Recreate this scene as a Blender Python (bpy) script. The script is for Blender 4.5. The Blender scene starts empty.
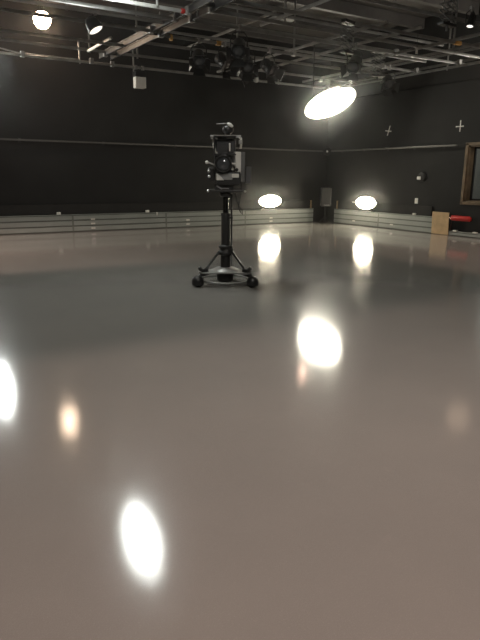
import bpy, bmesh, math, random
from mathutils import Vector, Matrix
random.seed(7)
PI = math.pi
S = bpy.context.scene
COL = S.collection

# ------------------------------------------------------------------ helpers
def V(*a):
    return Vector(a)

def frame_z(d, up=None):
    """3x3 rotation whose local Z looks along d"""
    d = Vector(d).normalized()
    u = Vector(up) if up else (V(0, 0, 1) if abs(d.z) < .95 else V(1, 0, 0))
    x = u.cross(d).normalized()
    y = d.cross(x).normalized()
    return Matrix((x, y, d)).transposed()

class MB:
    def __init__(self):
        self.bm = bmesh.new()
    def _add(self, verts, faces, smooth=False):
        vs = [self.bm.verts.new(v) for v in verts]
        for f in faces:
            try:
                fc = self.bm.faces.new([vs[i] for i in f])
                fc.smooth = smooth
            except ValueError:
                pass
        return vs
    def box(self, c, s, rot=None, bev=0.0):
        t = bmesh.new()
        bmesh.ops.create_cube(t, size=1.0)
        for v in t.verts:
            v.co = Vector((v.co.x * s[0], v.co.y * s[1], v.co.z * s[2]))
        if bev > 0:
            bmesh.ops.bevel(t, geom=list(t.edges), offset=min(bev, min(s) * .45), segments=2, affect='EDGES', profile=.6)
        R = rot.to_3x3() if rot is not None else Matrix.Identity(3)
        t.verts.index_update()
        vl = [R @ v.co + Vector(c) for v in t.verts]
        fl = [[v.index for v in f.verts] for f in t.faces]
        t.free()
        self._add(vl, fl)
        return self
    def lathe(self, prof, c=(0, 0, 0), d=(0, 0, 1), seg=20, sx=1, sy=1, smooth=True, up=None):
        """prof: list of (r, h) along d"""
        R = frame_z(d, up) if tuple(d) != (0, 0, 1) else Matrix.Identity(3)
        c = Vector(c)
        vl, fl, rings = [], [], []
        for r, h in prof:
            if r < 1e-6:
                rings.append([len(vl)])
                vl.append(c + R @ V(0, 0, h))
            else:
                ring = []
                for k in range(seg):
                    a = 2 * PI * k / seg
                    ring.append(len(vl))
                    vl.append(c + R @ V(r * sx * math.cos(a), r * sy * math.sin(a), h))
                rings.append(ring)
        for a, b in zip(rings, rings[1:]):
            for k in range(seg):
                k2 = (k + 1) % seg
                if len(a) == 1 and len(b) == 1:
                    continue
                if len(a) == 1:
                    fl.append([a[0], b[k], b[k2]])
                elif len(b) == 1:
                    fl.append([a[k], a[k2], b[0]])
                else:
                    fl.append([a[k], a[k2], b[k2], b[k]])
        self._add(vl, fl, smooth)
        return self
    def cyl(self, p0, p1, r, seg=12, r1=None):
        p0, p1 = Vector(p0), Vector(p1)
        L = (p1 - p0).length
        r1 = r if r1 is None else r1
        return self.lathe([(0, 0), (r, 0), (r, 0), (r1, L), (r1, L), (0, L)], p0, tuple((p1 - p0) / L), seg)
    def path(self, pts, r, seg=8, closed=False):
        pts = [Vector(p) for p in pts]
        n = len(pts)
        vl, fl = [], []
        prevx = None
        for i, p in enumerate(pts):
            if closed:
                d = pts[(i + 1) % n] - pts[i - 1]
            else:
                d = pts[min(i + 1, n - 1)] - pts[max(i - 1, 0)]
            d.normalize()
            if prevx is None:
                u = V(0, 0, 1) if abs(d.z) < .9 else V(1, 0, 0)
                x = u.cross(d).normalized()
            else:
                x = (prevx - d * prevx.dot(d)).normalized()
            prevx = x
            y = d.cross(x)
            for k in range(seg):
                a = 2 * PI * k / seg
                vl.append(p + x * (r * math.cos(a)) + y * (r * math.sin(a)))
        for i in range(n if closed else n - 1):
            j = (i + 1) % n
            for k in range(seg):
                k2 = (k + 1) % seg
                fl.append([i * seg + k, i * seg + k2, j * seg + k2, j * seg + k])
        if not closed:
            fl.append(list(range(seg))[::-1])
            fl.append([(n - 1) * seg + k for k in range(seg)])
        self._add(vl, fl, True)
        return self
    def prism(self, pts, d, off=(0, 0, 0)):
        """closed outline (3-D points) extruded by vector d"""
        pts = [Vector(p) + Vector(off) for p in pts]
        n = len(pts)
        vl = pts + [p + Vector(d) for p in pts]
        fl = [list(range(n))[::-1], list(range(n, 2 * n))]
        for i in range(n):
            j = (i + 1) % n
            fl.append([i, j, n + j, n + i])
        self._add(vl, fl)
        return self
    def build(self, name, mat, parent=None, rot=None, loc=None):
        bmesh.ops.recalc_face_normals(self.bm, faces=list(self.bm.faces))
        me = bpy.data.meshes.new(name)
        self.bm.to_mesh(me)
        self.bm.free()
        me.materials.append(mat)
        o = bpy.data.objects.new(name, me)
        COL.objects.link(o)
        if parent is not None:
            o.parent = parent
        if rot is not None:
            m = rot.to_4x4()
            m.translation = Vector(loc or (0, 0, 0))
            o.matrix_local = m
        elif loc is not None:
            o.location = loc
        return o

def tag(o, label=None, cat=None, group=None, kind=None):
    if label: o['label'] = label
    if cat: o['category'] = cat
    if group: o['group'] = group
    if kind: o['kind'] = kind
    return o

def thing(name, label, cat, loc=(0, 0, 0), rz=0, group=None):
    o = bpy.data.objects.new(name, None)
    o.empty_display_size = .2
    COL.objects.link(o)
    o.location = loc
    o.rotation_euler = (0, 0, rz)
    return tag(o, label, cat, group)

def copy_tree(o, parent=None):
    c = o.copy()
    COL.objects.link(c)
    if parent is not None:
        c.parent = parent
        c.matrix_parent_inverse = o.matrix_parent_inverse.copy()
    for ch in list(o.children):
        copy_tree(ch, c)
    return c

# ------------------------------------------------------------------ materials
def mat(name, col, rough=.5, metal=0.0, var=.0, scale=6.0, bump=0.0, bscale=60.0, spec=.5, coat=0.0):
    m = bpy.data.materials.new(name)
    m.use_nodes = True
    nt = m.node_tree
    b = nt.nodes['Principled BSDF']
    b.inputs['Base Color'].default_value = (*col, 1)
    b.inputs['Roughness'].default_value = rough
    b.inputs['Metallic'].default_value = metal
    b.inputs['Specular IOR Level'].default_value = spec
    b.inputs['Coat Weight'].default_value = coat
    tc = nt.nodes.new('ShaderNodeTexCoord')
    if var > 0:
        n = nt.nodes.new('ShaderNodeTexNoise')
        n.inputs['Scale'].default_value = scale
        n.inputs['Detail'].default_value = 6
        r = nt.nodes.new('ShaderNodeValToRGB')
        r.color_ramp.elements[0].position = .3
        r.color_ramp.elements[1].position = .7
        r.color_ramp.elements[0].color = (*[c * (1 - var) for c in col], 1)
        r.color_ramp.elements[1].color = (*[min(1, c * (1 + var)) for c in col], 1)
        nt.links.new(tc.outputs['Object'], n.inputs['Vector'])
        nt.links.new(n.outputs['Fac'], r.inputs['Fac'])
        nt.links.new(r.outputs['Color'], b.inputs['Base Color'])
    if bump > 0:
        n2 = nt.nodes.new('ShaderNodeTexNoise')
        n2.inputs['Scale'].default_value = bscale
        n2.inputs['Detail'].default_value = 3
        bp = nt.nodes.new('ShaderNodeBump')
        bp.inputs['Strength'].default_value = bump
        bp.inputs['Distance'].default_value = .01
        nt.links.new(tc.outputs['Object'], n2.inputs['Vector'])
        nt.links.new(n2.outputs['Fac'], bp.inputs['Height'])
        nt.links.new(bp.outputs['Normal'], b.inputs['Normal'])
    return m

def emit(name, col, strength, edge=None):
    """glowing diffuser; edge=(a, b): hotter at the centre, easing off to the rim of an oval with these half axes"""
    m = bpy.data.materials.new(name)
    m.use_nodes = True
    nt = m.node_tree
    nt.nodes.remove(nt.nodes['Principled BSDF'])
    e = nt.nodes.new('ShaderNodeEmission')
    e.inputs['Color'].default_value = (*col, 1)
    e.inputs['Strength'].default_value = strength
    nt.links.new(e.outputs[0], nt.nodes['Material Output'].inputs['Surface'])
    if edge:
        tc = nt.nodes.new('ShaderNodeTexCoord')
        mp = nt.nodes.new('ShaderNodeMapping')
        mp.inputs['Scale'].default_value = (1 / edge[0], 1 / edge[1], 0)
        ln = nt.nodes.new('ShaderNodeVectorMath')
        ln.operation = 'LENGTH'
        mr = nt.nodes.new('ShaderNodeMapRange')
        mr.interpolation_type = 'SMOOTHERSTEP'
        mr.inputs['From Min'].default_value = .7
        mr.inputs['From Max'].default_value = 1.0
        mr.inputs['To Min'].default_value = strength
        mr.inputs['To Max'].default_value = 2.0
        nt.links.new(tc.outputs['Object'], mp.inputs['Vector'])
        nt.links.new(mp.outputs[0], ln.inputs[0])
        nt.links.new(ln.outputs['Value'], mr.inputs['Value'])
        nt.links.new(mr.outputs['Result'], e.inputs['Strength'])
    return m

def floor_material():
    m = mat('floor_paint', (.25, .23, .212), .1)
    nt = m.node_tree
    b = nt.nodes['Principled BSDF']
    tc = nt.nodes.new('ShaderNodeTexCoord')
    def noise(scale, detail=5, rough=.55):
        n = nt.nodes.new('ShaderNodeTexNoise')
        n.inputs['Scale'].default_value = scale
        n.inputs['Detail'].default_value = detail
        n.inputs['Roughness'].default_value = rough
        nt.links.new(tc.outputs['Object'], n.inputs['Vector'])
        return n
    big = noise(.7, 7, .65)
    ramp = nt.nodes.new('ShaderNodeValToRGB')
    ramp.color_ramp.elements[0].position = .35
    ramp.color_ramp.elements[0].color = (.218, .212, .196, 1)
    ramp.color_ramp.elements[1].position = .68
    ramp.color_ramp.elements[1].color = (.24, .231, .212, 1)
    nt.links.new(big.outputs['Fac'], ramp.inputs['Fac'])
    # scuffs and worn streaks in the paint
    sc = noise(3.2, 9, .75)
    r2 = nt.nodes.new('ShaderNodeValToRGB')
    r2.color_ramp.elements[0].position = .62
    r2.color_ramp.elements[0].color = (0, 0, 0, 1)
    r2.color_ramp.elements[1].position = .8
    r2.color_ramp.elements[1].color = (.4, .4, .4, 1)
    nt.links.new(sc.outputs['Fac'], r2.inputs['Fac'])
    mx = nt.nodes.new('ShaderNodeMixRGB')
    mx.inputs['Color2'].default_value = (.36, .33, .3, 1)
    nt.links.new(r2.outputs['Color'], mx.inputs['Fac'])
    nt.links.new(ramp.outputs['Color'], mx.inputs['Color1'])
    nt.links.new(mx.outputs['Color'], b.inputs['Base Color'])
    rr = nt.nodes.new('ShaderNodeMapRange')
    rr.inputs['From Min'].default_value = .3
    rr.inputs['From Max'].default_value = .7
    rr.inputs['To Min'].default_value = .06
    rr.inputs['To Max'].default_value = .085
    nt.links.new(sc.outputs['Fac'], rr.inputs['Value'])
    # fine sanded speckle in the gloss coat: dull grains among the shiny ones
    grain = noise(210, 2)
    gr_ = nt.nodes.new('ShaderNodeMapRange')
    gr_.inputs['From Min'].default_value = .54
    gr_.inputs['From Max'].default_value = .66
    gr_.inputs['To Min'].default_value = 0
    gr_.inputs['To Max'].default_value = .24
    nt.links.new(grain.outputs['Fac'], gr_.inputs['Value'])
    ad = nt.nodes.new('ShaderNodeMath')
    nt.links.new(rr.outputs['Result'], ad.inputs[0])
    nt.links.new(gr_.outputs['Result'], ad.inputs[1])
    nt.links.new(ad.outputs[0], b.inputs['Roughness'])
    b.inputs['Specular IOR Level'].default_value = .5
    fine = noise(170, 2)
    bp = nt.nodes.new('ShaderNodeBump')
    bp.inputs['Strength'].default_value = .035
    bp.inputs['Distance'].default_value = .004
    nt.links.new(fine.outputs['Fac'], bp.inputs['Height'])
    nt.links.new(bp.outputs['Normal'], b.inputs['Normal'])
    return m

M = dict(
    floor=floor_material(),
    wall=mat('wall_black', (.0165, .0165, .0165), .8, var=.18, scale=1.3, bump=.25, bscale=18, spec=.3),
    ceil=mat('ceiling_dark', (.09, .083, .077), .85, var=.2, scale=1.1, bump=.2, bscale=10),
    joist=mat('joist_grey', (.1, .095, .09), .7, var=.15, scale=3),
    pipe=mat('pipe_steel', (.52, .52, .50), .36, .35, var=.2, scale=5),
    dark=mat('black_metal', (.018, .018, .018), .42, .2, var=.2, scale=9),
    satin=mat('black_satin', (.02, .02, .02), .3, .0),
    grey=mat('grey_metal', (.3, .3, .29), .45, .3, var=.12, scale=8),
    pale=mat('pale_grey', (.74, .73, .68), .5, 0, var=.08, scale=8),
    white=mat('white_plastic', (.8, .8, .76), .5),
    trunk=mat('trunking_grey', (.185, .20, .178), .42, .1, var=.1, scale=2.5),
    groove=mat('trunking_groove', (.12, .13, .118), .5),
    lid=mat('trunking_lid', (.32, .345, .325), .38, .1, var=.1, scale=2.0),
    board=mat('board_black', (.017, .0165, .016), .85, var=.2, scale=3),
    wood=mat('raw_wood', (.55, .41, .25), .6, var=.2, scale=14),
    ply=mat('plywood', (.52, .37, .2), .55, var=.16, scale=5, bump=.1, bscale=30),
    oak=mat('brown_wood', (.15, .105, .06), .45, var=.3, scale=7),
    beam=mat('beam_steel', (.06, .06, .059), .4, .4, var=.25, scale=4),
    slate=mat('slate_grey', (.1, .1, .098), .5),
    red=mat('red_paint', (.5, .025, .02), .4, var=.1, scale=10),
    chrome=mat('chrome', (.6, .6, .6), .2, 1.0),
    rubber=mat('rubber', (.014, .014, .014), .6),
    orange=mat('orange_tape', (.6, .34, .07), .5),
    lens=mat('lens_glass', (.06, .065, .07), .08, 0, spec=.8),
    cable=mat('cable_black', (.012, .012, .012), .5),
    track=mat('track_grey', (.13, .128, .12), .4, .5),
    alu=mat('bare_aluminium', (.7, .69, .66), .35, .8),
    roomwall=mat('control_room_paint', (.27, .262, .25), .7, var=.1, scale=2),
)

# ------------------------------------------------------------------ dimensions (metres; camera stands at x=y=0)
D, R = 16.69, 13.82            # back wall, right wall
XL, YF, ZC = -7.0, -7.0, 6.0   # left wall, front wall, ceiling
GZ = 4.2                       # lighting grid height

# ------------------------------------------------------------------ room
def struct(name, mb, m, parent=None):
    o = mb.build(name, m, parent)
    if parent is None: o['kind'] = 'structure'
    return o

struct('floor', MB().box(((XL + R) / 2, (YF + D) / 2, -.1), (R - XL + .6, D - YF + .6, .2)), M['floor'])
ceiling = struct('ceiling', MB().box(((XL + R) / 2, (YF + D) / 2, ZC + .15), (R - XL + .6, D - YF + .6, .3)), M['ceil'])
for y in (3.7, 5.5, 7.3, 9.1, 10.9, 12.7, 14.5, 16.2):
    MB().box(((XL + R) / 2, y, ZC - .14), (R - XL, .16, .28), bev=.01).build('joist', M['joist'], ceiling)
struct('wall_back', MB().box(((XL + R) / 2, D + .15, ZC / 2), (R - XL + .6, .3, ZC)), M['wall'])
struct('wall_left', MB().box((XL - .15, (YF + D) / 2, ZC / 2), (.3, D - YF, ZC)), M['wall'])
struct('wall_front', MB().box(((XL + R) / 2, YF - .15, ZC / 2), (R - XL + .6, .3, ZC)), M['wall'])
# right wall with the opening of the control-room window
WY0, WY1, WZ0, WZ1 = 6.6, 10.70, .94, 2.47
wr = MB()
wr.box((R + .15, (WY1 + D) / 2, ZC / 2), (.3, D - WY1, ZC))
wr.box((R + .15, (YF + WY0) / 2, ZC / 2), (.3, WY0 - YF, ZC))
wr.box((R + .15, (WY0 + WY1) / 2, WZ0 / 2), (.3, WY1 - WY0, WZ0))
wr.box((R + .15, (WY0 + WY1) / 2, (WZ1 + ZC) / 2), (.3, WY1 - WY0, ZC - WZ1))
struct('wall_right', wr, M['wall'])

# window: brown splayed frame, pane set back, dim control room behind it
fr = MB()
t, pr = .1, .05
for (y, z, sy, sz) in (((WY0 + WY1) / 2, WZ1 + .02, WY1 - WY0 + .16, .08), ((WY0 + WY1) / 2, WZ0 - .02, WY1 - WY0 + .16, .08),
                       (WY1 + .03, (WZ0 + WZ1) / 2, .08, WZ1 - WZ0 + .1), (WY0 - .01, (WZ0 + WZ1) / 2, .1, WZ1 - WZ0 + .1)):
    fr.box((R - .02, y, z), (.06, sy, sz), bev=.006)
win = struct('window_1', fr, M['oak'])
win['label'] = 'brown wooden framed control room window in the black wall'
rv = MB()
for (y, z, sy, sz) in (((WY0 + WY1) / 2, WZ1 - .03, WY1 - WY0, .05), ((WY0 + WY1) / 2, WZ0 + .03, WY1 - WY0, .05),
                       (WY1 - .03, (WZ0 + WZ1) / 2, .05, WZ1 - WZ0), (WY0 + .03, (WZ0 + WZ1) / 2, .05, WZ1 - WZ0)):
    rv.box((R + .12, y, z), (.24, sy, sz))
rv.build('window_reveal', M['oak'], win)
ins = MB()
for (y, z, sy, sz) in (((WY0 + WY1) / 2, WZ1 - .075, WY1 - WY0 - .1, .05), ((WY0 + WY1) / 2, WZ0 + .075, WY1 - WY0 - .1, .05),
                       (WY1 - .075, (WZ0 + WZ1) / 2, .05, WZ1 - WZ0 - .1), (WY0 + .075, (WZ0 + WZ1) / 2, .05, WZ1 - WZ0 - .1)):
    ins.box((R + .2, y, z), (.05, sy, sz))
ins.build('glazing_bead', M['board'], win)
gm = bpy.data.materials.new('window_glass')
gm.use_nodes = True
nt = gm.node_tree
nt.nodes.remove(nt.nodes['Principled BSDF'])
tr = nt.nodes.new('ShaderNodeBsdfTransparent'); tr.inputs[0].default_value = (.85, .88, .85, 1)
gl = nt.nodes.new('ShaderNodeBsdfGlossy'); gl.inputs['Roughness'].default_value = .03
fz = nt.nodes.new('ShaderNodeFresnel'); fz.inputs['IOR'].default_value = 1.5
ms = nt.nodes.new('ShaderNodeMixShader')
nt.links.new(fz.outputs[0], ms.inputs[0]); nt.links.new(tr.outputs[0], ms.inputs[1]); nt.links.new(gl.outputs[0], ms.inputs[2])
nt.links.new(ms.outputs[0], nt.nodes['Material Output'].inputs['Surface'])
MB().box((R + .2, (WY0 + WY1) / 2, (WZ0 + WZ1) / 2), (.012, WY1 - WY0 - .12, WZ1 - WZ0 - .12)).build('pane', gm, win)
# the control room seen dimly through the pane
cr = MB()
cx0, cx1, cy0, cy1 = R + .3, R + 3.0, 5.6, 12.4
cr.box((cx1 + .05, (cy0 + cy1) / 2, 1.5), (.1, cy1 - cy0, 3.0))
cr.box(((cx0 + cx1) / 2, cy0 - .05, 1.5), (cx1 - cx0, .1, 3.0))
cr.box(((cx0 + cx1) / 2, cy1 + .05, 1.5), (cx1 - cx0, .1, 3.0))
cr.box(((cx0 + cx1) / 2, (cy0 + cy1) / 2, 2.95), (cx1 - cx0, cy1 - cy0, .1))
cr.box(((cx0 + cx1) / 2, (cy0 + cy1) / 2, .0), (cx1 - cx0, cy1 - cy0, .1))
struct('wall_control_room', cr, M['roomwall'])

# ------------------------------------------------------------------ skirting trunking along the walls
def trunking(name, label, axis, a0, a1, wall, hts, depth):
    """three-compartment metal trunking; axis 'x' runs along the back wall, 'y' along the right wall"""
    t = thing(name, label, 'cable trunking', ((a0 + a1) / 2, wall, 0) if axis == 'x' else (wall, (a0 + a1) / 2, 0))
    L = a1 - a0
    def bx(u, d0, d1, z0, z1, lu, bev=.003):
        # u: centre along the run (local), d: distance out of the wall
        if axis == 'x':
            return (u, -(d0 + d1) / 2, (z0 + z1) / 2), (lu, d1 - d0, z1 - z0), None, bev
        return (-(d0 + d1) / 2, u, (z0 + z1) / 2), (d1 - d0, lu, z1 - z0), None, bev
    m = MB(); m.box(*bx(0, .004, depth - .012, 0.004, hts[-1], L)); m.build('body', M['groove'], t)
    for z0, z1 in zip(hts, hts[1:]):
        m = MB(); m.box(*bx(0, depth - .012, depth, z0 + .018, z1 - .018, L, .006)); m.build('lid', M['lid'], t)
    m = MB(); m.box(*bx(0, .004, depth + .012, hts[-1], hts[-1] + .014, L, .003)); m.build('top_edge', M['lid'], t)
    n = max(1, int(L / 2.9))
    for k in range(1, n + 1):
        u = -L / 2 + L * k / (n + 1)
        m = MB(); m.box(*bx(u, depth - .002, depth + .004, .006, hts[-1], .05, .001)); m.build('coupling_strip', M['trunk'], t)
    return t, bx

H3 = (.01, .165, .325, .475)
TX0, TX1 = XL + .02, 13.2
tb, bxb = trunking('cable_trunking', 'grey three-tier metal cable trunking along the foot of the long back wall', 'x', TX0, TX1, D, H3, .13)
cxm = (TX0 + TX1) / 2
for px, zs in ((5.13, (.09, .22, .345)), (8.18, (.1, .23)), (11.36, (.09, .2))):
    for z in zs:
        m = MB(); m.box(*bxb(px - cxm, .13, .146, z - .022, z + .022, .12, .004)); m.build('socket_plate', M['pale'], tb)
for px in (4.18, 6.84):
    m = MB(); m.box(*bxb(px - cxm, .03, .11, .489, .56, .11, .012)); m.build('junction_box', M['pale'], tb)
m = MB(); m.box(*bxb(7.13 - cxm, .13, .15, .40, .50, .035, .004)); m.build('bracket', M['pale'], tb)

RY0, RY1 = 11.60, 16.0
t2, bx2 = trunking('cable_trunking', 'grey three-tier metal trunking on the side wall between corner and plywood', 'y', RY0, RY1, R, H3, .13)
ym = (RY0 + RY1) / 2
m = MB(); m.box(*bx2(12.36 - ym, .03, .11, .489, .55, .1, .012)); m.build('junction_box', M['pale'], t2)
for y in (14.95, 13.2):
    m = MB(); m.box(*bx2(y - ym, .13, .146, .12, .16, .12, .004)); m.build('socket_plate', M['pale'], t2)
LY0, LY1 = YF + .02, 11.0
t3, bx3 = trunking('cable_trunking', 'low grey strip of trunking under the red cylinder and brown window', 'y', LY0, LY1, R, (.01, .115), .13)
ym = (LY0 + LY1) / 2
for y in (10.8, 10.15, 8.6):
    m = MB(); m.box(*bx3(y - ym, .05, .14, .129, .165, .12, .01)); m.build('bracket', M['pale'], t3)

# dark dado boards just above the trunking, raw timber showing at the cut ends
def dado(name, c, s, endc, ends):
    b = struct(name, MB().box(c, s, bev=.004), M['board'])
    e = MB().box(endc, ends, bev=.004).build('timber_end', M['wood'], b)
    e['label'] = 'raw pale timber end'
dado('trim_1', ((XL + 13.1) / 2, D - .03, .635), (13.1 - XL, .05, .27), (13.125, D - .04, .63), (.055, .075, .28))
dado('trim_2', (R - .03, 13.82, .635), (.05, 4.16, .27), (R - .04, 15.93, .63), (.075, .055, .28))

# ------------------------------------------------------------------ curtain track round the walls
def track(label, p0, p1, out, n):
    p0, p1 = Vector(p0), Vector(p1); out = Vector(out)
    c = (p0 + p1) / 2
    t = thing('curtain_track', label, 'rail', c)
    d = (p1 - p0); L = d.length; d.normalize()
    along_x = abs(d.x) > .5
    s = (L, .035, .045) if along_x else (.035, L, .045)
    MB().box((0, 0, 0), s, bev=.008).build('rail', M['track'], t)
    for k in range(n):
        q = d * (L * ((k + .5) / n - .5))
        m = MB(); m.box(q - out * .055 + V(0, 0, .035), (.05 if along_x else .13, .13 if along_x else .05, .012))
        m.box(q - out * .115 + V(0, 0, -.0), (.06 if along_x else .012, .012 if along_x else .06, .13))
        m.build('bracket', M['dark'], t)
    return t
track('thin grey rail running along the upper half of the long back wall', (XL + .1, D - .125, 2.466), (13.5, D - .125, 2.466), (0, -1, 0), 9)
track('thin grey rail along the side wall, ending short of the brown window', (R - .125, 11.0, 2.466), (R - .125, 16.4, 2.466), (-1, 0, 0), 5)
hk = thing('hanging_pulley', 'small round dark pulley with a white hub at the rail corner', 'hook', (13.5, 16.3, 2.45))
MB().lathe([(0, 0), (.13, 0), (.14, .02), (.13, .04), (0, .045)], (0, 0, 0), (-.6, -.8, 0)).build('disc', M['dark'], hk)
MB().lathe([(0, 0), (.035, 0), (.03, .03), (0, .035)], V(-.6, -.8, 0) * .045, (-.6, -.8, 0)).build('hub', M['white'], hk)
MB().cyl((0, 0, 0), V(.12, .385, .02), .012).build('stem', M['dark'], hk)

# conduits high on the walls
struct('trim_3', MB().cyl((R - .03, 6.0, 4.13), (R - .03, 16.6, 4.13), .022), M['board'])

# ------------------------------------------------------------------ small things on the side wall
def cross(label, y, z, tilt, skew):
    t = thing('wall_cross', label, 'wall mark', (R - .012, y, z))
    MB().box((0, 0, 0), (.012, .26, .028), Matrix.Rotation(tilt, 3, 'X'), .003).build('bar', M['pale'], t)
    MB().box((-.004, -.02, .01), (.012, .026, .3), Matrix.Rotation(skew, 3, 'X'), .003).build('bar', M['pale'], t)
cross('small skewed white cross on the black side wall, the one closer to the corner', 13.74, 3.0, .12, .3)
cross('small upright white cross on the black side wall above the brown window', 11.06, 2.97, 0.0, 0.0)

st = thing('wall_socket', 'round black wall fitting with a small white square on it', 'wall fitting', (R, 12.25, 1.58))
MB().lathe([(0, 0), (.15, 0), (.14, .05), (.1, .07), (0, .075)], (0, -.03, .04), (-1, 0, 0)).build('backplate', M['dark'], st)
MB().box((-.085, .04, 0), (.03, .13, .09), bev=.008).build('label_plate', M['white'], st)
sw = thing('light_switch', 'small white upright switch plate low on the black side wall', 'switch', (R, 12.38, .91))
MB().box((-.012, 0, 0), (.024, .11, .16), bev=.008).build('plate', M['white'], sw)
MB().box((-.027, 0, 0), (.012, .03, .05), bev=.003).build('rocker', M['pale'], sw)

pl = thing('plywood_panel', 'tan plywood sheet standing against the side wall between the two trunkings', 'panel', (R - .16, 11.295, 0))
MB().box((0, 0, .325), (.022, .59, .63), Matrix.Rotation(-.05, 3, 'Y'), .003).build('sheet', M['ply'], pl)
MB().box((.04, 0, .0475), (.05, .5, .08), bev=.004).build('batten', M['wood'], pl)

rc = thing('red_cylinder', 'red horizontal cylinder mounted on the black wall beside the plywood sheet', 'cylinder', (R - .15, 10.62, .50))
MB().lathe([(0, -.33), (.05, -.33), (.07, -.29), (.072, .22), (.066, .3), (.03, .33), (0, .33)], (0, 0, 0), (0, 1, 0)).build('body', M['red'], rc)
MB().cyl((0, .33, 0), (0, .37, 0), .028).cyl((0, .30, -.06), (0, .30, -.368), .012).build('valve', M['chrome'], rc)
for y_ in (-.1, .15):
    MB().box((.11, y_, 0), (.08, .03, .12)).build('bracket', M['dark'], rc)

# loudspeaker on its stand in the corner
ss = thing('speaker_stand', 'short black stand under the loudspeaker in the room corner', 'stand', (13.22, 15.93, 0), math.radians(-31.5))
MB().cyl((0, 0, .05), (0, 0, .58), .03).build('pole', M['dark'], ss)
MB().box((0, 0, .59), (.26, .22, .02), bev=.004).build('top_plate', M['dark'], ss)
for k in range(3):
    a = PI / 2 + k * 2 * PI / 3
    MB().cyl((0, 0, .24), (.26 * math.cos(a), .26 * math.sin(a), .02), .016).build('leg', M['dark'], ss)
sp = thing('loudspeaker', 'dark grey upright loudspeaker on a short stand in the room corner', 'loudspeaker', (13.22, 15.93, .6), math.radians(-31.5))
MB().box((0, 0, .31), (.34, .3, .62), bev=.015).build('cabinet', M['dark'], sp)
MB().box((0, -.155, .33), (.29, .014, .53), bev=.006).build('grille', mat('speaker_cloth', (.018, .018, .018), .8, bump=.4, bscale=200), sp)
MB().box((.02, -.156, .035), (.2, .012, .022), bev=.003).build('badge', M['grey'], sp)

# ------------------------------------------------------------------ lighting grid
grid = thing('lighting_grid', 'dark steel pipe grid hung under the studio ceiling', 'lighting grid', (3.5, 8, GZ))
GO = V(3.5, 8, GZ)
def gp(p0, p1, r=.03, name='pipe', m='pipe', seg=10):
    return MB().cyl(Vector(p0) - GO, Vector(p1) - GO, r, seg).build(name, M[m], grid)
xs_cross = (4.80, 9.88, 10.8, 11.95)
PX = [  # pipes along the back wall direction: x0, x1, y, z
    (-5.5, 12.3, 14.58, 4.2), (-5.5, 12.0, 13.48, 4.26), (-5.5, 4.7, 12.35, 4.2), (5.0, 11.9, 12.3, 4.3), (5.0, 12.2, 11.06, 4.2),
    (-5.5, 4.8, 10.86, 4.2), (-5.5, 4.7, 10.33, 4.24), (5.0, 12.2, 9.76, 4.2), (-5.5, 4.65, 9.85, 4.2), (-5.5, 4.65, 9.33, 4.2),
    (4.95, 12.0, 9.03, 4.2), (4.95, 12.0, 8.38, 4.2), (-5.5, 12.0, 7.2, 4.2), (-5.5, 12.0, 5.9, 4.2), (-5.5, 12.0, 3.6, 4.2), (-5.5, 12.0, 1.2, 4.2),
    (9.87, 11.2, 10.1, 4.22), (5.2, 12.2, 13.0, 4.75), (5.2, 12.2, 11.7, 4.75), (5.2, 12.2, 10.5, 4.75)]
for x0, x1, y, z in PX:
    gp((x0, y, z), (x1, y, z))
for x, y0, y1, z in ((11.95, -3, 14.7, 4.15), (12.12, 6, 14.6, 4.28), (10.82, 8.0, 14.3, 4.26), (9.88, 7.5, 11.1, 4.2), (4.24, 11.9, 13.4, 4.22),
                     (8.1, 8.3, 14.5, 4.3), (0.4, -3, 14.6, 4.28), (-3.6, -3, 14.6, 4.28), (6.4, 5.9, 9.8, 4.32), (9.1, 8.4, 14.5, 4.36), (7.2, 10.5, 14.5, 4.8), (11.45, 7.2, 13.4, 4.34)):
    gp((x, y0, z), (x, y1, z))
# track beam: two rails joined by rungs, running away from the camera
for x in (4.66, 4.93):
    MB().box(V(x, 5.4, 4.29) - GO, (.036, 17.0, .02), bev=.004).box(V(x, 5.4, 4.24) - GO, (.016, 17.0, .1)).box(V(x, 5.4, 4.19) - GO, (.036, 17.0, .02), bev=.004).build('beam_rail', M['beam'], grid)
for k in range(8):
    y = -2.6 + k * 2.3
    MB().box(V(4.795, y, 4.24) - GO, (.24, .05, .05), bev=.006).build('beam_rung', M['beam'], grid)
# droppers up to the ceiling and short stubs
for x, y, z0, z1 in ((2.95, 10.33, 4.2, 5.72), (4.3, 13.48, 4.2, 4.75), (4.4, 14.58, 4.15, 4.62), (5.42, 13.48, 4.2, 5.72), (5.75, 14.58, 4.1, 4.75), (10.1, 14.5, 4.15, 4.6),
                     (4.1, 9.3, 4.2, 5.72), (4.93, 9.5, 4.2, 5.72), (8.1, 11.06, 4.2, 5.72), (11.95, 10.1, 4.1, 5.72), (11.95, 13.5, 4.1, 5.72), (8.1, 13.48, 4.2, 5.72),
                     (0.4, 12.35, 4.2, 5.72), (0.4, 7.2, 4.2, 5.72), (10.82, 9.03, 4.2, 5.72), (6.4, 9.03, 4.2, 5.72)):
    gp((x, y, z0), (x, y, z1), .02, 'drop_tube')
# clamps where pipes cross
for x, y in ((4.66, 14.5), (4.66, 13.48), (4.66, 10.86), (4.66, 9.85), (4.66, 9.33), (4.93, 11.06), (4.93, 9.76), (4.93, 9.03), (11.95, 14.58), (11.95, 13.48), (11.95, 11.06),
             (11.95, 9.76), (10.82, 13.48), (10.82, 11.06), (9.88, 9.76), (8.1, 11.06), (8.1, 13.48), (5.2, 14.58), (3.1, 14.58), (9.4, 14.58)):
    MB().box(V(x, y, 4.22) - GO, (.09, .09, .13), bev=.015).build('pipe_clamp', M['grey'], grid)
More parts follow.
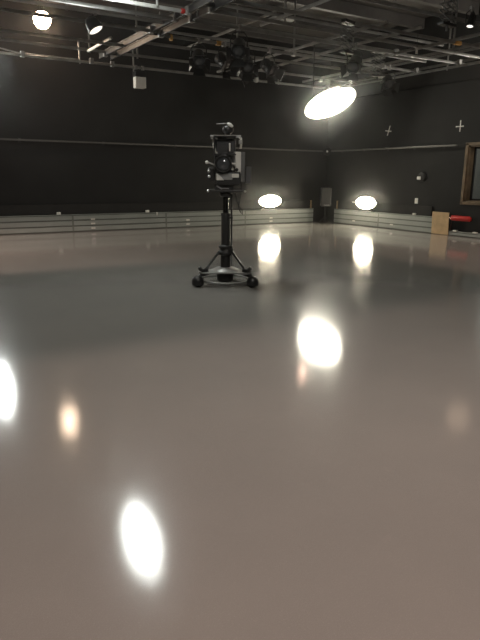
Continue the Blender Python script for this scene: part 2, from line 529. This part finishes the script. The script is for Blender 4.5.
# slack power cable tied along the outer pipe
MB().path([V(1.2, 14.2, 4.42) - GO, V(2.0, 14.35, 4.36) - GO, V(2.55, 14.45, 4.28) - GO, V(3.0, 14.55, 4.235) - GO, V(4.4, 14.56, 4.235) - GO], .014).build('power_cable', M['pipe'], grid)

pnl = thing('ceiling_panel', 'pale grey square panel on the dark ceiling above the pipes', 'panel', (9.68, 13.9, 5.66))
MB().box((0, 0, 0), (.62, .62, .06), bev=.01).build('panel', M['grey'], pnl)
MB().cyl((-.2, 0, .03), (-.2, 0, .34), .012).build('hanger', M['dark'], pnl)
MB().cyl((.2, 0, .03), (.2, 0, .34), .012).build('hanger', M['dark'], pnl)

# ------------------------------------------------------------------ lamps
WARMW = (.96, 1, .95)
def ellipse_softlight(label, c, n, tilt, a, b, strength, col, group=None, top=GZ, mj=None):
    """oval soft light: pan-shaped head, glowing diffuser, yoke, pole and hook clamp"""
    c = Vector(c); n = Vector(n).normalized()
    t = thing('hanging_soft_light', label, 'studio light', (c.x, c.y, c.z), 0, group)
    v = c - V(0, 0, 1.6)
    r = V(.8538, -.5205, .009); u = V(.119, .2126, .97)
    mj = Vector(mj) if mj else r * math.cos(tilt) + u * math.sin(tilt)
    mj = (mj - n * mj.dot(n)).normalized()
    mn = n.cross(mj)
    rot = Matrix((mj, mn, n)).transposed()
    hd = MB().lathe([(.0, -.16), (.5, -.16), (.8, -.12), (.995, 0), (1.0, .012), (.988, .014), (.985, .0), (.0, -.05)], sx=a, sy=b, seg=40).build('lamp_head', M['dark'], t, rot, (0, 0, 0))
    MB().lathe([(0, .03), (.6, .028), (.985, .015)], sx=a, sy=b, seg=40).build('diffuser', emit('diffuser_glow', col, strength, (a, b)), hd)
    up = V(0, 0, 1)
    p = c + V(0, 0, .55 * b + .1) - n * .28
    yk = MB()
    for s in (-1, 1):
        yk.path([mj * s * (a * .55) - n * .13, mj * s * (a * .5) - n * .24, V(0, 0, .5 * b + .08) - n * .28], .014)
    yk.build('yoke', M['dark'], t)
    q0 = V(0, 0, .5 * b + .08) - n * .28
    if top - c.z > q0.z + .06:
        MB().cyl(q0, V(q0.x, q0.y, top - c.z), .018).build('pole', M['dark'], t)
        MB().box(V(q0.x, q0.y, top - c.z + .0), (.08, .1, .12), bev=.01).build('hook_clamp', M['grey'], t)
    return t

SOFT = 62
ellipse_softlight('large oval soft light glaring white below the grid near the far corner', (11.86, 14.29, 3.75), (-.58, -.70, -.40), math.radians(31), .82, .40, SOFT, (1, .95, .78))
ellipse_softlight('oval soft light hanging past the side edge of the view, mirrored on the floor', (2.12, 15.5, 3.95), (.45, -.8, -.3), 0, .62, .32, SOFT, WARMW, mj=(-.047, .347, -.937))
ellipse_softlight('oval soft light high overhead whose glare lies on the floor in front', (3.27, 8.64, 4.8), (-.12, -.38, -.92), 0, .80, .30, SOFT, WARMW, top=5.64, mj=(.104, .914, -.391))
ellipse_softlight('added oval fill light overhead behind the viewer, facing the camera pedestal', (2.2, 2.4, 4.35), (.34, .80, -.42), 0, .6, .34, 48, (1, .98, .93), top=5.64)  # unseen fill, added to brighten the front of the studio camera

# the two flood heads sitting on the trunking against the walls
def flood(label, loc, rz, wid, hgt):
    t = thing('flood_light', label, 'flood light', loc, rz)
    sh = MB()
    sh.lathe([(0, -.12), (.7, -.12), (.95, -.06), (.985, 0), (.985, .008), (.97, .008), (.97, 0), (0, -.02)], (0, 0, hgt + .06), (0, -1, 0), 36, wid, hgt, up=(0, 0, 1))
    sh.build('housing', M['dark'], t)
    # diffuser in its own frame so that its centre is hottest
    rot = frame_z((0, -1, 0), (0, 0, 1))
    MB().lathe([(0, .018), (.6, .016), (.965, .008)], sx=wid, sy=hgt, seg=36).build('diffuser', emit('flood_glow', (1, .9, .68), 75, (wid, hgt)), t, rot, (0, 0, hgt + .06))
    fm = MB()
    for s in (-1, 1):
        fm.box((s * wid * .6, .05, .03), (.04, .14, .06), bev=.005)
    fm.build('foot', M['dark'], t)
    return t
flood('bright oval flood light on the back wall trunking beside the camera pedestal', (11.27, D - .19, .49), 0, .49, .22)
fl2 = flood('bright oval flood light on the side wall trunking near the corner', (R - .19, 14.36, .49), PI / 2 * -1, .5, .22)
fl2.rotation_euler = (0, 0, -PI / 2)
MB().cyl((-.38, .06, .26), (-.75, .1, .27), .018).build('cable_tail', M['pale'], fl2)

# warm house lamp above the grid
def house_lamp(label, c, rad, strength, col, top):
    t = thing('pendant_lamp', label, 'ceiling lamp', c)
    MB().lathe([(.0, rad * 1.6), (.15 * rad, rad * 1.6), (.22 * rad, rad * 1.1), (rad * .5, rad * .9), (rad * .56, rad * .84), (0, rad * .85)], seg=24).build('cap', M['dark'], t)
    MB().lathe([(rad * math.sin(PI * k / 14), -rad * math.cos(PI * k / 14)) for k in range(15)], seg=28).build('globe', emit('pendant_lamp_glow', col, strength), t)
    MB().cyl((0, 0, rad * 1.5), (0, 0, top - c[2]), .01).build('stem', M['dark'], t)
house_lamp('round warm glowing house lamp above the pipes at upper left', (3.79, 15.4, 5.18), .2, 45, (1, .74, .52), ZC - .01)
house_lamp('small warm lamp hanging in front of the large oval soft light', (8.1, 10.34, 2.94), .075, 32, (1, .64, .48), GZ + .07)
house_lamp('warm lamp overhead beyond the top of the view', (2.75, 4.6, 4.6), .2, 25, (1, .75, .5), ZC - .01)
house_lamp('warm lamp beyond the side of the view near the brown window', (10.6, 7.77, 3.7), .26, 1.2, (1, .72, .5), ZC - .01)

# square cut-off floods: open-bottomed black boxes whose edges crop the beam
def cutoff(label, c, x0, x1, y0, y1, power, col, depth=.3):
    """the box mouth is sized so that the beam lands on x0..x1, y0..y1 of the floor"""
    c = Vector(c)
    t = thing('hanging_flood', label, 'studio light', c)
    k = depth / c.z
    ax, bx_, ay, by = (x0 - c.x) * k, (x1 - c.x) * k, (y0 - c.y) * k, (y1 - c.y) * k
    e = .012
    top = .12
    m = MB()
    m.box(((ax - e) / 1 + e / 2 - e / 2, (ay + by) / 2, (top - depth) / 2), (e, by - ay + 2 * e, depth + top))
    m.box((bx_ + e, (ay + by) / 2, (top - depth) / 2), (e, by - ay + 2 * e, depth + top))
    m.box(((ax + bx_) / 2, ay - e, (top - depth) / 2), (bx_ - ax + 3 * e, e, depth + top))
    m.box(((ax + bx_) / 2, by + e, (top - depth) / 2), (bx_ - ax + 3 * e, e, depth + top))
    m.box(((ax + bx_) / 2, (ay + by) / 2, top), (bx_ - ax + 3 * e, by - ay + 3 * e, e))
    m.build('housing', M['dark'], t)
    MB().lathe([(.02, .12), (.03, .06), (.03, .03), (.0, .03)], seg=12).build('lamp_holder', M['alu'], t)
    MB().cyl(((ax + bx_) / 2, (ay + by) / 2, top), ((ax + bx_) / 2, (ay + by) / 2, ZC - .01 - c.z), .018).build('pole', M['dark'], t)
    l = bpy.data.lights.new('flood_bulb', 'POINT')
    l.energy = power
    l.color = col
    l.shadow_soft_size = .02
    o = bpy.data.objects.new('flood_bulb', l)
    COL.objects.link(o)
    o.parent = t
    return t
WC = (1, .70, .58)
WC2 = (1, .76, .675)
cutoff('square black flood over the back strip of floor, past the side of the view', (-.3, 13.2, 4.0), -6.5, 13.5, 10.0, 16.6, 900, WC)
cutoff('square black flood over the strip of floor by the brown window', (12.5, 6.6, 4.0), 8.7, 13.7, 1, 16, 480, WC)
cutoff('square black flood overhead behind the viewer, lighting the front of the floor', (3.6, .6, 4.0), -5, 10, -6, 5.05, 345, WC2)
cutoff('second square black flood overhead behind the viewer', (.0, .4, 4.0), -6.5, 8, -6, 5.05, 375, WC2)

# theatre spotlights hanging in the grid
def make_spot(name='spotlight'):
    t = thing(name, 'spot', 'spotlight', (0, 0, 0))
    # hook clamp at z=0, head 0.35 m below, looking along -Y and tilted down
    MB().box((0, 0, 0), (.07, .07, .12), bev=.012).build('hook_clamp', M['grey'], t)
    yk = MB()
    yk.path([(-.15, 0, -.34), (-.155, 0, -.16), (-.1, 0, -.08), (0, 0, -.06), (.1, 0, -.08), (.155, 0, -.16), (.15, 0, -.34)], .012)
    yk.build('yoke', M['dark'], t)
    d = V(0, -.8, -.6)
    hd = MB()
    hd.lathe([(0, -.2), (.09, -.2), (.12, -.17), (.125, .05), (.135, .08), (.135, .14), (.115, .14), (.11, .1), (0, .09)], (0, 0, -.34), tuple(d), 22)
    hd.build('housing', M['dark'], t)
    MB().lathe([(.11, .1), (.08, .125), (.04, .137), (0, .14)], (0, 0, -.34), tuple(d), 22).build('lens', M['lens'], t)
    rot = frame_z(d, (0, 0, 1))
    for k in range(4):
        a = k * PI / 2
        ex = V(math.cos(a), math.sin(a), 0)
        tx = V(-math.sin(a), math.cos(a), 0)
        base = ex * .13 + V(0, 0, .14)
        tip = ex * .21 + V(0, 0, .27)
        w0, w1 = .085, .13
        pts = [base - tx * w0, base + tx * w0, tip + tx * w1, tip - tx * w1]
        pts = [rot @ p + V(0, 0, -.34) for p in pts]
        nrm = (pts[1] - pts[0]).cross(pts[3] - pts[0]).normalized() * .004
        MB().prism(pts, nrm).build('barn_door', M['dark'], t)
    for s in (-1, 1):
        MB().cyl((s * .13, 0, -.34), (s * .19, 0, -.34), .025).build('tilt_knob', M['grey'], t)
    return t
SP = [  # x, y, z(clamp), rz, label
    (5.75, 11.06, 4.2, -.4, 'black spotlight in the cluster above the camera, hanging furthest from the room corner'),
    (6.33, 11.06, 4.2, .3, 'black spotlight in the cluster above the camera, second along its pipe'),
    (6.9, 11.06, 4.2, -.5, 'black spotlight in the cluster above the camera, third along its pipe'),
    (7.45, 11.06, 4.2, .2, 'black spotlight in the cluster above the camera, last along its pipe'),
    (5.9, 9.76, 4.2, -.6, 'black spotlight hung one pipe in front of the cluster above the camera'),
    (7.5, 12.3, 4.3, 1.0, 'black spotlight hung one pipe behind the cluster above the camera'),
    (8.7, 9.76, 4.2, -1.0, 'black spotlight hanging beside the far pantograph'),
    (11.0, 11.06, 4.2, -.5, 'black spotlight hanging on the pipe before the large oval soft light'),
]
s0 = make_spot()
for i, (x, y, z, rz, lb) in enumerate(SP):
    o = s0 if i == 0 else copy_tree(s0)
    o.location = (x, y, z)
    o.rotation_euler = (0, 0, rz)
    tag(o, lb, 'spotlight', 'spotlights in the lighting grid')

# pantographs: scissor hangers
def make_panto():
    t = thing('hanging_pantograph', 'p', 'light hanger', (0, 0, 0))
    MB().box((0, 0, .02), (.34, .14, .05), bev=.008).build('top_bracket', M['dark'], t)
    n, w, h = 5, .15, .085
    for k in range(n):
        z1 = -.02 - k * h
        for s in (-1, 1):
            for y in (-.045, .045):
                MB().cyl((-w * s, y, z1), (w * s, y, z1 - h), .008, 6).build('scissor_link', M['grey'], t)
    zb = -.02 - n * h
    MB().box((0, 0, zb - .015), (.34, .12, .04), bev=.008).build('bottom_bracket', M['dark'], t)
    MB().cyl((0, 0, zb - .02), (0, 0, zb - .1), .016).build('spigot', M['grey'], t)
    return t, zb - .1
p0_, pz = make_panto()
PN = [(7.27, 8.38, 4.18, .3, 'folded scissor pantograph hanging from the grid before the large oval soft light'),
      (9.45, 9.85, 4.18, -.2, 'folded scissor pantograph near the side wall pipes, beside the oval soft light'),
      (7.6, 6.5, 4.3, .1, 'folded scissor pantograph at the very top edge of the view')]
for i, (x, y, z, rz, lb) in enumerate(PN):
    o = p0_ if i == 0 else copy_tree(p0_)
    o.location = (x, y, z); o.rotation_euler = (0, 0, rz)
    tag(o, lb, 'light hanger', 'scissor pantographs in the grid')

# cans and small fittings catching the light
def par_can(label, c, d, rad, strength, col):
    t = thing('spotlight_can', label, 'spotlight', c)
    MB().lathe([(0, -.2), (.6 * rad, -.2), (.9 * rad, -.12), (rad, 0), (rad, .02), (.96 * rad, .02), (.95 * rad, .0), (0, -.02)], (0, 0, 0), d, 22).build('housing', M['dark'], t)
    MB().lathe([(0, .015), (.6 * rad, .012), (.95 * rad, .004)], (0, 0, 0), d, 22).build('lens', emit('can_glow', col, strength), t)
    MB().path([(0, 0, .24), (.11, 0, .16), (.11, 0, 0)], .009).path([(0, 0, .24), (-.11, 0, .16), (-.11, 0, 0)], .009).build('yoke', M['dark'], t)
    MB().box((0, 0, .25), (.05, .05, .07), bev=.01).build('hook_clamp', M['grey'], t)
    return t
par_can('small lamp can with a lit face between the warm pendant lamp and the track beam', (3.42, 10.33, 3.97), (.381, -.328, -.86), .13, 1.6, (1, .92, .78))
par_can('small lamp can with a lit face at the upper side edge of the view', (8.25, 6.6, 3.93), (-.3, -.1, -.95), .055, 1.6, (1, .95, .85))
par_can('added unseen lamp can past the side of the view, raking light along the outer pipes', (12.4, 8.0, 3.95), (-.12, .95, .12), .1, 500, (1, .92, .8))  # out of view, put in to brighten the outer pipes
par_can('added unseen lamp can past the other side of the view, raking light along the far pipes', (.9, 13.9, 4.0), (.95, .12, .06), .1, 420, (1, .95, .85))  # another out-of-view can, added so the far pipes look brighter
hw = thing('hanging_tag', 'small pale tag hanging from a pipe near the window wall', 'tag', (8.72, 8.1, 3.86))
MB().box((0, 0, 0), (.05, .012, .11), bev=.004).build('tag_plate', M['pale'], hw)
MB().cyl((0, 0, .05), (0, 0, .33), .004, 6).build('cord', M['cable'], hw)
def clip(name, c, size, m, label):
    o = MB().box(V(*c) - GO, size, bev=.02).build(name, M[m], grid)
    o['label'] = label
clip('pipe_clamp', (5.15, 11.06, 4.18), (.06, .08, .11), 'orange', 'orange clamp beside the track beam')
clip('pipe_clamp', (6.2, 11.06, 4.2), (.11, .09, .08), 'orange', 'yellow clamp among the spotlights')
clip('pipe_clamp', (10.15, 8.38, 4.2), (.2, .072, .072), 'orange', 'short orange wrap on a pipe')
clip('pipe_sleeve', (4.56, 9.33, 4.2), (.08, .07, .07), 'red', 'red sleeve at the pipe end')

# small hanging monitor box at the outer pipe
mb_ = thing('hanging_monitor', 'small pale box with black top hanging from the outer pipe over the back wall', 'monitor', (5.9, 14.58, 3.93))
MB().box((0, 0, -.08), (.27, .2, .26), bev=.012).build('screen_box', M['pale'], mb_)
MB().box((0, 0, .12), (.29, .22, .13), bev=.01).build('hood', M['dark'], mb_)
for x_ in (-.09, .09):
    MB().cyl((x_, 0, .17), (x_, 0, .29), .014).build('bracket', M['dark'], mb_)
MB().box((-.09, 0, .27), (.06, .08, .1), bev=.01).build('hook_clamp', M['grey'], mb_)
MB().box((.09, 0, .27), (.06, .08, .1), bev=.01).build('hook_clamp', M['grey'], mb_)

# ------------------------------------------------------------------ camera pedestal
PX_, PY_, RZ = 4.302, 7.453, math.radians(-31.2)
pd = thing('camera_pedestal', 'black wheeled column pedestal carrying the studio camera in mid floor', 'camera pedestal', (PX_, PY_, 0), RZ)
WH = [(-.405, -.235), (.405, -.235), (0, .47)]
# base plate: three-armed plate with concave sides
out = []
N = 60
for k in range(N):
    a = 2 * PI * k / N
    # arms point at the wheels
    c3 = .5 + .5 * math.cos(3 * (a - math.radians(-149.9 + 0)))
    rr = .235 + .2 * c3 ** 1.7
    out.append(V(rr * math.cos(a), rr * math.sin(a), .195))
bp_ = MB().prism(out, (0, 0, .022)).lathe([(.21, .215), (.19, .235), (.12, .262), (.08, .268)], seg=28).build('base_plate', M['grey'], pd)
ring = [V(.36 * math.cos(2 * PI * k / 48), .36 * math.sin(2 * PI * k / 48), .075) for k in range(48)]
MB().path(ring, .014, 8, True).build('cable_guard', M['grey'], pd)
MB().lathe([(0, .05), (.11, .05), (.13, .07), (.13, .165), (.10, .2), (.085, .24), (0, .24)], seg=28).build('hub', M['satin'], pd)
for (x, y) in WH:
    l = math.hypot(x, y)
    ex, ey = x / l, y / l
    g = MB()
    g.lathe([(.086, .03), (.092, .05), (.09, .1), (.073, .14), (.04, .163), (0, .168)], (x, y, 0), seg=24)
    wg = g.build('wheel_guard', M['satin'], pd)
    w = MB()
    for s in (-1, 1):
        c = V(x - ey * s * .04, y + ex * s * .04, .065)
        w.cyl(c - V(-ey, ex, 0) * .016, c + V(-ey, ex, 0) * .016, .064, 18)
    w.build('wheel', M['rubber'], pd)
    MB().cyl((x * .62, y * .62, .2), (x * .95, y * .95, .165), .035, 12, .028).build('wheel_arm', M['satin'], pd)
# lower column, collar, stages
MB().lathe([(.075, .23), (.075, .44), (.07, .46)], seg=28).build('lower_column', M['satin'], pd)
MB().lathe([(.075, .44), (.108, .45), (.112, .46), (.112, .5), (.092, .51), (.09, .55), (.105, .56), (.105, .585), (.068, .6)], seg=28).build('collar', M['dark'], pd)
MB().lathe([(.067, .57), (.067, 1.02), (.074, 1.03), (.074, 1.06), (.04, 1.07)], seg=28).build('middle_column', M['satin'], pd)
MB().lathe([(.042, 1.04), (.042, 1.37)], seg=28).build('upper_column', mat('polished_black', (.05, .05, .05), .18, .9), pd)
MB().lathe([(0, 1.30), (.075, 1.30), (.085, 1.32), (.085, 1.36), (0, 1.365)], seg=28).build('column_head', M['dark'], pd)
gr = MB().cyl((.088, -.04, .3), (.088, -.04, 1.33), .013, 10); gr.box((.075, -.03, 1.0), (.06, .05, .03)); gr.box((.085, -.035, .52), (.06, .05, .05)); gr.build('guide_tube', M['satin'], pd)
for (x, y) in WH:
    l = math.hypot(x, y); ex, ey = x / l, y / l
    b = MB().cyl((ex * .11, ey * .11, .50), (ex * .345, ey * .345, .235), .017, 10).build('brace', M['satin'], pd)
    MB().box((ex * .355, ey * .355, .232), (.1, .075, .06), Matrix.Rotation(math.atan2(ey, ex), 3, 'Z'), .012).build('brace_foot', M['dark'], b)
    MB().lathe([(0, 0), (.028, 0), (.028, .07), (0, .075)], (ex * .385, ey * .385, .235), (ex * .6, ey * .6, .5), 12).build('brake_knob', M['dark'], b)
# ------------------------------------------------------------------ studio camera
cam_t = thing('studio_camera', 'broadcast studio camera with pale side boxes on the wheeled pedestal', 'camera', (PX_, PY_, 1.367), RZ)
def cz(z): return z - 1.367
MB().box((.02, 0, cz(1.385)), (.54, .36, .025), bev=.006).build('mount_plate', M['dark'], cam_t)
for x in (-.255, .285):
    MB().lathe([(0, 0), (.016, 0), (.018, .03), (0, .035)], (x * .98, -.17, cz(1.385)), (0, -1, 0), 12).build('plate_knob', M['alu'], cam_t)
hd = MB()
hd.box((-.02, 0, cz(1.43)), (.26, .26, .07), bev=.015)
hd.cyl((-.16, 0, cz(1.44)), (.12, 0, cz(1.44)), .045, 18)
hd.build('pan_head', M['dark'], cam_t)
MB().box((-.09, -.14, cz(1.435)), (.09, .012, .02), Matrix.Rotation(.5, 3, 'Y')).box((.0, -.14, cz(1.42)), (.1, .012, .012)).build('drag_lever', M['grey'], cam_t)
# body: long box along the lens axis (towards the viewer), a pale band across its lower front
MB().box((.045, .12, cz(1.56)), (.34, .62, .19), bev=.02).build('camera_body', M['dark'], cam_t)
MB().box((-.02, -.205, cz(1.585)), (.24, .03, .09), bev=.012).build('front_plate', M['grey'], cam_t)
fp = MB().prism([V(-.125, -.215, cz(1.535)), V(-.02, -.215, cz(1.535)), V(-.06, -.215, cz(1.585)), V(-.125, -.215, cz(1.635))], (0, -.014, 0)).build('corner_cover', M['pale'], cam_t)
MB().box((.12, -.205, cz(1.60)), (.14, .03, .055), bev=.01).build('front_plate', M['pale'], cam_t)
# lens: box hood and round barrel facing the viewer
MB().box((-.03, .1, cz(1.76)), (.26, .5, .24), bev=.025).build('lens_housing', M['satin'], cam_t)
lb = MB().lathe([(.115, -.02), (.115, .1), (.122, .12), (.122, .16), (.105, .16), (.09, .1), (0, .09)], (-.03, -.15, cz(1.76)), (0, -1, 0), 30).build('lens_barrel', M['dark'], cam_t)
MB().lathe([(.092, .1), (.05, .118), (0, .124)], (-.03, -.15, cz(1.76)), (0, -1, 0), 28).build('front_lens', M['lens'], lb)
MB().box((.105, -.2, cz(1.765)), (.10, .05, .022), bev=.006).build('zoom_lever', M['pale'], cam_t)
MB().lathe([(0, 0), (.02, 0), (.02, .05), (0, .055)], (.10, -.2, cz(1.69)), (0, -1, 0), 12).build('focus_knob', M['alu'], cam_t)
MB().lathe([(0, 0), (.024, 0), (.024, .06), (0, .065)], (.16, -.2, cz(1.68)), (0, -1, 0), 12).build('focus_knob', M['dark'], cam_t)
# viewfinder with hood, on top
MB().box((-.0, .12, cz(2.0)), (.28, .34, .22), bev=.02).build('viewfinder', M['dark'], cam_t)
vh = MB()
vh.prism([V(-.14, -.05, cz(1.9)), V(.12, -.05, cz(1.9)), V(.15, -.2, cz(1.88)), V(-.17, -.2, cz(1.88))], (0, 0, .012))
vh.prism([V(-.14, -.05, cz(2.1)), V(.12, -.05, cz(2.1)), V(.15, -.2, cz(2.13)), V(-.17, -.2, cz(2.13))], (0, 0, .012))
vh.prism([V(-.14, -.05, cz(1.9)), V(-.14, -.05, cz(2.1)), V(-.17, -.2, cz(2.13)), V(-.17, -.2, cz(1.88))], (.012, 0, 0))
vh.build('viewfinder_hood', M['satin'], cam_t)
# top frame of grey struts
f = MB().box((-.0, -.12, cz(2.135)), (.43, .03, .035), bev=.006); f.box((-.16, -.12, cz(2.12)), (.1, .04, .05), bev=.01); f.box((.06, -.12, cz(2.13)), (.1, .04, .045), bev=.01)
f.build('top_bar', M['grey'], cam_t)
MB().path([(-.17, -.12, cz(2.13)), (-.165, -.13, cz(2.0)), (-.15, -.13, cz(1.93)), (-.12, -.13, cz(1.9))], .016).build('frame_post', M['pale'], cam_t)
MB().box((.058, -.215, cz(1.985)), (.022, .02, .11), bev=.004).build('frame_post', M['pale'], cam_t)
br = MB().path([(.18, -.12, cz(2.13)), (.215, -.12, cz(2.11)), (.22, -.12, cz(2.05)), (.21, -.12, cz(1.97))], .016); br.build('frame_post', M['pale'], cam_t)
MB().box((.205, -.13, cz(2.06)), (.05, .04, .06), bev=.012).build('frame_bracket', M['grey'], cam_t)
# side boxes
MB().box((.178, -.02, cz(1.775)), (.082, .2, .31), bev=.012).build('side_box', M['pale'], cam_t)
MB().box((.125, -.05, cz(1.83)), (.022, .05, .2), bev=.005).build('side_rail', M['grey'], cam_t)
MB().box((.248, .06, cz(1.72)), (.062, .26, .42), bev=.012).build('battery_box', M['slate'], cam_t)
MB().box((.328, .08, cz(1.61)), (.085, .22, .24), bev=.012).build('power_box', mat('charcoal', (.06, .06, .06), .55), cam_t)
# pan bar with knobs
pb = MB().path([(-.10, -.1, cz(1.745)), (-.16, -.14, cz(1.75)), (-.25, -.2, cz(1.775))], .012).build('pan_bar', M['grey'], cam_t)
MB().lathe([(0, -.025), (.018, -.018), (.024, 0), (.018, .018), (0, .025)], (-.262, -.205, cz(1.777)), (1, 0, 0), 14).build('bar_knob', M['white'], pb)
for (x, z) in ((-.24, 1.66), (-.235, 1.585)):
    MB().lathe([(0, -.02), (.02, -.012), (.022, .01), (0, .02)], (x, -.12, cz(z)), (0, -1, 0), 12).build('control_knob', M['alu'], cam_t)
MB().box((-.2, -.05, cz(1.62)), (.1, .14, .19), bev=.02).build('control_grip', M['dark'], cam_t)
# top cue lamp with a thin rod
MB().lathe([(.02, 2.14 - 1.367), (.04, 2.17 - 1.367), (.075, 2.2 - 1.367), (.075, 2.245 - 1.367), (.05, 2.28 - 1.367), (0, 2.29 - 1.367)], (.03, -.1, 0), seg=20).build('cue_lamp', M['satin'], cam_t)
MB().path([(-.13, -.13, cz(2.30)), (.0, -.13, cz(2.305)), (.05, -.14, cz(2.30))], .008).build('thin_rod', M['grey'], cam_t)
MB().lathe([(0, -.05), (.02, -.035), (.028, 0), (.018, .04), (0, .05)], (.062, -.16, cz(2.285)), (.8, 0, -.5), 14).build('lamp_cap', M['white'], cam_t)
# hanging cable
MB().path([(.22, -.05, cz(1.5)), (.225, -.07, cz(1.38)), (.215, -.07, cz(1.25)), (.19, -.07, cz(1.16)), (.215, -.08, cz(1.09)), (.245, -.08, cz(1.05)), (.24, -.08, cz(1.12)), (.2, -.07, cz(1.17)), (.16, -.05, cz(1.25)), (.13, -.03, cz(1.36))], .008).build('hanging_cable', M['cable'], cam_t)

# ------------------------------------------------------------------ control-room lamp (behind the pane)
l = bpy.data.lights.new('control_room_light', 'POINT'); l.energy = 55; l.color = (1, 1, .97); l.shadow_soft_size = .1
o = bpy.data.objects.new('control_room_light', l); o.location = (R + 1.5, 10.5, 2.6); COL.objects.link(o)

# ------------------------------------------------------------------ world, camera, colour
w = bpy.data.worlds.new('world'); S.world = w
w.use_nodes = True
w.node_tree.nodes['Background'].inputs[0].default_value = (.02, .02, .02, 1)
w.node_tree.nodes['Background'].inputs[1].default_value = .1
# added haze imitating lens bloom: scatters almost straight on, so lamps get a soft halo
nt = w.node_tree
vs = nt.nodes.new('ShaderNodeVolumeScatter')
vs.inputs['Density'].default_value = .0024
vs.inputs['Anisotropy'].default_value = .978
nt.links.new(vs.outputs[0], nt.nodes['World Output'].inputs['Volume'])
cd = bpy.data.cameras.new('camera')
cd.sensor_fit = 'VERTICAL'
cd.sensor_height = 24
cd.sensor_width = 18
cd.lens = 24 * 574.67 / 640
cd.clip_end = 200
co = bpy.data.objects.new('camera', cd)
COL.objects.link(co)
f_ = V(0.50672909, 0.82699268, -0.24353387); r_ = V(0.85382267, -0.52048413, 0.00911667); u_ = V(0.11921609, 0.21255442, 0.96984955)
m = Matrix((r_, u_, -f_)).transposed().to_4x4()
m.translation = V(0, 0, 1.6)
co.matrix_world = m
S.camera = co
S.view_settings.view_transform = 'Standard'
S.view_settings.look = 'None'
S.view_settings.gamma = 1
S.view_settings.use_curve_mapping = False
S.view_settings.exposure = 0.0
S.cycles.use_denoising = True
S.cycles.max_bounces = 8
S.cycles.diffuse_bounces = 4
S.cycles.glossy_bounces = 4
S.cycles.sample_clamp_indirect = 6
